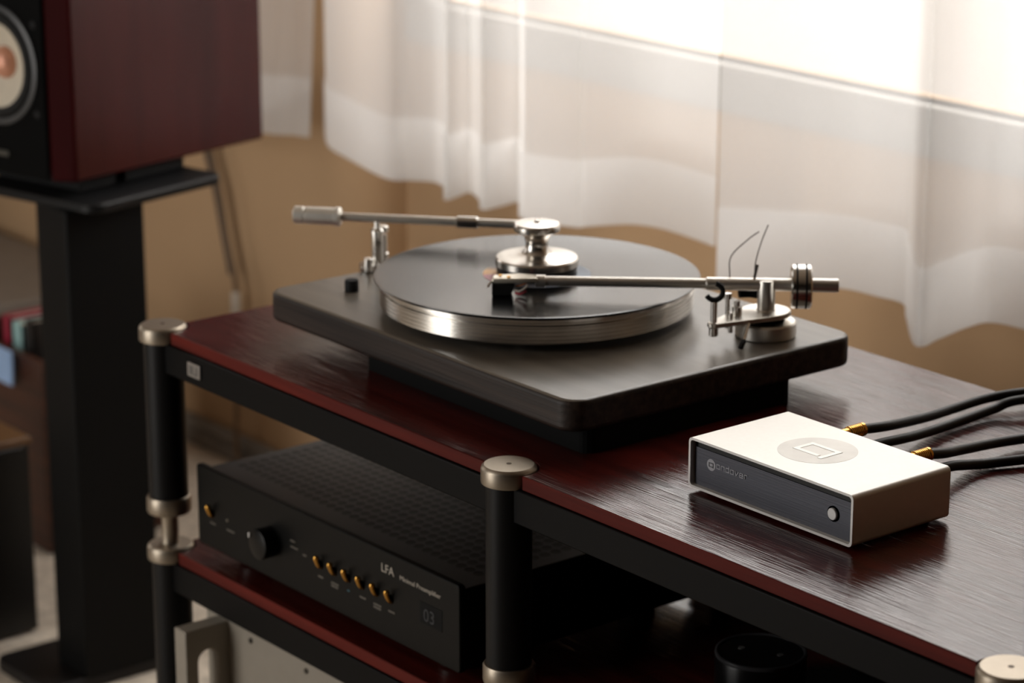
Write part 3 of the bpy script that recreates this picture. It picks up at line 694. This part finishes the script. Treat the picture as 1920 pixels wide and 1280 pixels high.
# ------------------------------------------------------------------ right bay: round smart speaker and a slatted black box
PK = thing('smart_speaker', 'round black puck-shaped smart speaker on the middle shelf right of the centre post', 'speaker', (.615, .218, MID))
obj('body', lathe(B(), [(.036, 0), (.0395, .002), (.0400, .006), (.0400, .030), (.0395, .033)], 64), mat('puck_black', (12, 12, 13), .3), PK, smooth=30)
obj('top_ring', lathe(B(), [(.0398, .033), (.0402, .034), (.0400, .0362), (.0385, .0368), (.0372, .0362), (.0370, .035)], 64, cap=False), mat('ring_grey', (66, 66, 68), .3), PK, smooth=40)
obj('top_plate', lathe(B(), [(.0372, .0335), (.0372, .0355), (0, .0355)], 56), mat('puck_top', (16, 16, 17), .35), PK, smooth=30)
for a in (25, 205):
    obj('button', lathe(B(), [(.0030, .0354), (.0030, .0361), (0, .0361)], 16, (.018*math.cos(math.radians(a)), .018*math.sin(math.radians(a)), 0)), mat('button_grey', (110, 110, 108), .35), PK)
SB = thing('slatted_unit', 'black audio unit with grooved front behind the round puck speaker, widened to block light', 'amplifier', (.40, .330, MID))  # slatted device enlarged to keep wall light off the shelf in this bay
obj('case', box(B(), 0, .626, 0, .12, .008, .13), M_AMP, SB, bevel=.001)
for i in range(9): obj('fin', box(B(), .004, .622, -.005, 0, .016+.012*i, .0215+.012*i), M_AMP, SB)
for x in (.03, .606):
    for y in (.02, .10): obj('foot', lathe(B(), [(.010, 0), (.010, .0085)], 14, (x, y, 0)), M_RUBBER, SB)

# ------------------------------------------------------------------ loudspeaker on its stand
RZ = math.radians(13.2)
ST = thing('speaker_stand', 'black square column speaker stand left of the rack', 'stand', (-.6185, .276, 0))
obj('column', box(B(), -.0365, .0365, -.054, .054, .016, .6155), mat('stand_black', (7, 7, 7), .55, 0, .15), ST, bevel=.003)
obj('base_plate', prism(B(), rrect(-.105, .034, -.11, .12, .02, 4), 0, .016), mat('stand_base', (22, 19, 18), .5, 0, .3), ST, bevel=.002)
c, s = math.cos(RZ), math.sin(RZ)
tp = obj('top_plate', prism(B(), rrect(-.215, 0, 0, .225, .022, 6), .6155, .627), mat('plate_black', (12, 12, 13), .45, 0, .25), ST, bevel=.002, loc=(-.542+.6185, .238-.276, 0), rotz=RZ)
SPX, SPY, SPZ = -.5906, .2328, .645
for i, (ya, yb, lb) in enumerate(((.035, .095, 'front black isolation pad between stand plate and loudspeaker'), (.110, .212, 'rear black isolation pad under the loudspeaker, left of the hanging cable'))):
    o = thing('isolation_pad', lb, 'pad', (SPX, SPY, .627), RZ, 'isolation pads under the loudspeaker')
    obj('pad', box(B(), -.175, -.018, ya, yb, .0, .018), M_RUBBER, o, bevel=.002)
SP = thing('loudspeaker', 'dark red wooden loudspeaker with a black front and pale cone', 'speaker', (SPX, SPY, SPZ), RZ)
M_CHERRY = wood_top('cherry_veneer', (48, 10, 11), (64, 16, 15), .25, .03, (30, 30, 3), .0004, .28, (9, 9, 1.2))
SW, SD, SH_ = .23, .338, .40
pl_ = [(-SW+.03, .04), (-.030, .04), (-.030, 0), (-.0, .014), (0, SD), (-SW, SD), (-SW, .014), (-SW+.03, 0)]
M_CHAMF = wood_top('cherry_edge', (44, 4, 5), (56, 6, 7), .6, .03, (30, 30, 3), .0004, .06, (9, 9, 1.2))
cab = obj('cabinet', prism(B(), pl_, 0, SH_), [M_CHERRY, M_CHAMF], SP, bevel=.003)
for p in cab.data.polygons:
    if p.normal.y < -.3: p.material_index = 1
wc = (-.1120, -.004, .134)
inn_ = [(wc[0]+.0655*math.cos(2*PI*i/64), wc[2]+.0655*math.sin(2*PI*i/64)) for i in range(64)]
bx0, bx1, bz0, bz1 = -SW+.03, -.030, .001, SH_-.001
out_ = []
for x, zz in inn_:
    dx, dz = x-wc[0], zz-wc[2]; k_ = min(((bx1-wc[0]) if dx > 0 else (bx0-wc[0]))/dx if abs(dx) > 1e-6 else 9e9, ((bz1-wc[2]) if dz > 0 else (bz0-wc[2]))/dz if abs(dz) > 1e-6 else 9e9)
    out_.append((wc[0]+dx*k_, wc[2]+dz*k_))
for want in ((bx0, bz0), (bx1, bz0), (bx0, bz1), (bx1, bz1)):
    k_ = min(range(64), key=lambda i: (out_[i][0]-want[0])**2+(out_[i][1]-want[1])**2); out_[k_] = want
obj('baffle', ring_y(B(), out_, inn_, -.004, 0), mat('baffle_black', (3, 3, 3), .55, 0, .06), SP)
def ydisc(prof, seg=64, cap=False): return lathe(B(), prof, seg, wc, (0, -1, 0), cap=cap)
obj('woofer_frame', ydisc([(.0735, 0), (.0730, .003), (.0690, .0045), (.0660, .003), (.0655, 0)]), mat('frame_grey', (62, 62, 63), .4), SP, smooth=40)
obj('surround', ydisc([(.0655, .0005), (.0640, .0035), (.0600, .0065), (.0555, .0055), (.0525, .0042)]), M_RUBBER, SP, smooth=60)
obj('cone', ydisc([(.0528, .0035), (.036, -.0055), (.0190, -.0150), (0, -.0150)]), mat('cone_ivory', (196, 186, 168), .6), SP, smooth=60)
obj('phase_plug', ydisc([(.0195, -.0150), (.0190, -.0105), (.0165, -.0055), (.0105, -.0010), (0, .0010)], 40), mat('copper', (204, 146, 120), .4, .3), SP, smooth=60)['label'] = 'copper phase plug'
for a in (-38, 38, 142, 218):
    r = .087; obj('screw', lathe(B(), [(.0048, 0), (.0044, .0012), (.002, .0012), (.0018, .0004), (0, .0004)], 18, (wc[0]+r*math.cos(math.radians(a)), -.004, wc[2]+r*math.sin(math.radians(a))), (0, -1, 0)), mat('screw_grey', (44, 44, 45), .35, .5), SP)
tw = (-.1120, -.004, .310)
obj('tweeter', lathe(B(), [(.045, 0), (.044, .003), (.022, .001), (.014, .004), (0, .008)], 48, tw, (0, -1, 0)), mat('frame_grey', (62, 62, 63), .4), SP, smooth=40)
obj('name_plate', box(B(), -.145, -.098, -.0055, -.004, .022, .029), mat('plate_silver', (92, 90, 84), .35, .7), SP, bevel=.0005)

# speaker cable falling behind the stand, with a pale connector sleeve
SC = thing('speaker_cable', 'dark speaker cable hanging from the loudspeaker against the tan wall', 'cable', (-.93, .60, .66))
off = Vector((-.93, .60, .66))
pts = [(-.775, .60, .665), (-.95, .70, .600), (-1.15, .80, .545), (-1.243, .842, .515), (-1.219, .843, .434), (-1.204, .843, .37), (-1.183, .843, .30), (-1.182, .843, .25), (-1.188, .843, .12), (-1.19, .842, .02), (-1.15, .835, .006)]
obj('cord', tube(B(), [Vector(p)-off for p in pts], .0042, 10, 10), mat('cord_tan', (122, 98, 72), .5), SC, smooth=60)
obj('connector', cyl(B(), Vector((-1.1815, .8428, .285))-off, Vector((-1.182, .8428, .225))-off, .0075, 16, ch=.002), mat('connector_white', (206, 196, 182), .5), SC, smooth=50)['label'] = 'pale connector sleeve'
bm = B(); tube(bm, [Vector(p)-off for p in [(-.775, .607, .675), (-.96, .71, .600), (-1.17, .81, .545), (-1.257, .8425, .515), (-1.230, .8430, .434), (-1.212, .8430, .37), (-1.194, .8430, .31)]], .0045, 10, 10)
obj('cord', bm, mat('cord_brown', (40, 27, 22), .5), SC, smooth=60)['label'] = 'darker brown strand'

# ------------------------------------------------------------------ clutter at the left behind the stand
DB = thing('storage_box', 'low black box with brown front edge on the carpet behind the stand', 'box', (-.79, .27, 0))
obj('cabinet', box(B(), -.22, 0, -.16, 0, .004, .262), mat('box_black', (14, 13, 12), .4), DB, bevel=.004)
obj('top_trim', box(B(), -.222, .002, -.162, .002, .262, .272), mat('trim_brown', (96, 66, 38), .4), DB, bevel=.002)
CR = thing('wooden_crate', 'dark brown wooden crate behind the low black box', 'crate', (-1.03, .42, 0))
M_CRATE = wood_top('crate_wood', (46, 22, 12), (74, 38, 20), .5, .2, (10, 200, 200), .0006)
bm = B(); box(bm, -.26, 0, 0, .012, .004, .285); box(bm, -.26, 0, .19, .202, .004, .285); box(bm, -.26, -.248, .012, .19, .004, .285); box(bm, -.012, 0, .012, .19, .004, .285); box(bm, -.248, -.012, .012, .19, .004, .016)
obj('crate_body', bm, M_CRATE, CR, bevel=.001)
def book(label, x, wd, h, rgb, y=.5, d=.16, lean=0.):
    o = thing('book', label, 'book', (x, y, .0165), 0, 'books standing in the wooden crate')
    o.rotation_euler = (0, lean, 0)
    m = mat('cover_%d_%d_%d' % rgb, rgb, .5)
    bm = B(); box(bm, 0, wd, 0, .003, 0, h); box(bm, 0, .0025, 0, d, 0, h); box(bm, wd-.0025, wd, 0, d, 0, h)
    obj('cover', bm, m, o)
    obj('pages', box(B(), .0025, wd-.0025, .003, d-.004, .003, h-.004), mat('paper', (210, 202, 186), .8), o)
book('red book standing leftmost in the crate', -1.172, .022, .305, (150, 34, 58), .44)
book('pale teal book standing between the red and black ones', -1.144, .030, .302, (150, 186, 184), .44)
book('thin black book standing rightmost in the crate', -1.105, .022, .312, (26, 22, 20), .44)
FL = thing('blue_card', 'light blue card lying over the front edge of the crate', 'card', (-1.140, .404, .242))
obj('card', box(B(), 0, .055, 0, .003, 0, .050), mat('card_blue', (150, 180, 220), .5), FL)
GB = thing('grey_bench', 'low grey bench against the wall at the far left', 'bench', (-2.0, .60, 0))
M_GB = mat('bench_grey', (132, 124, 116), .6)
obj('top', box(B(), -.10, .50, 0, .24, .20, .235), M_GB, GB, bevel=.004)
obj('front_panel', box(B(), -.08, .48, .02, .035, .02, .20), M_GB, GB)
for x in (-.08, .46): obj('leg', box(B(), x, x+.02, .04, .22, 0, .20), M_GB, GB)
DC = thing('dark_cabinet', 'tall dark wooden cabinet edge at the far left against the wall', 'cabinet', (-2.35, .62, 0))
obj('case', box(B(), -.30, .22, .0, .22, .0, .9), mat('cabinet_dark', (40, 27, 18), .5), DC, bevel=.004)
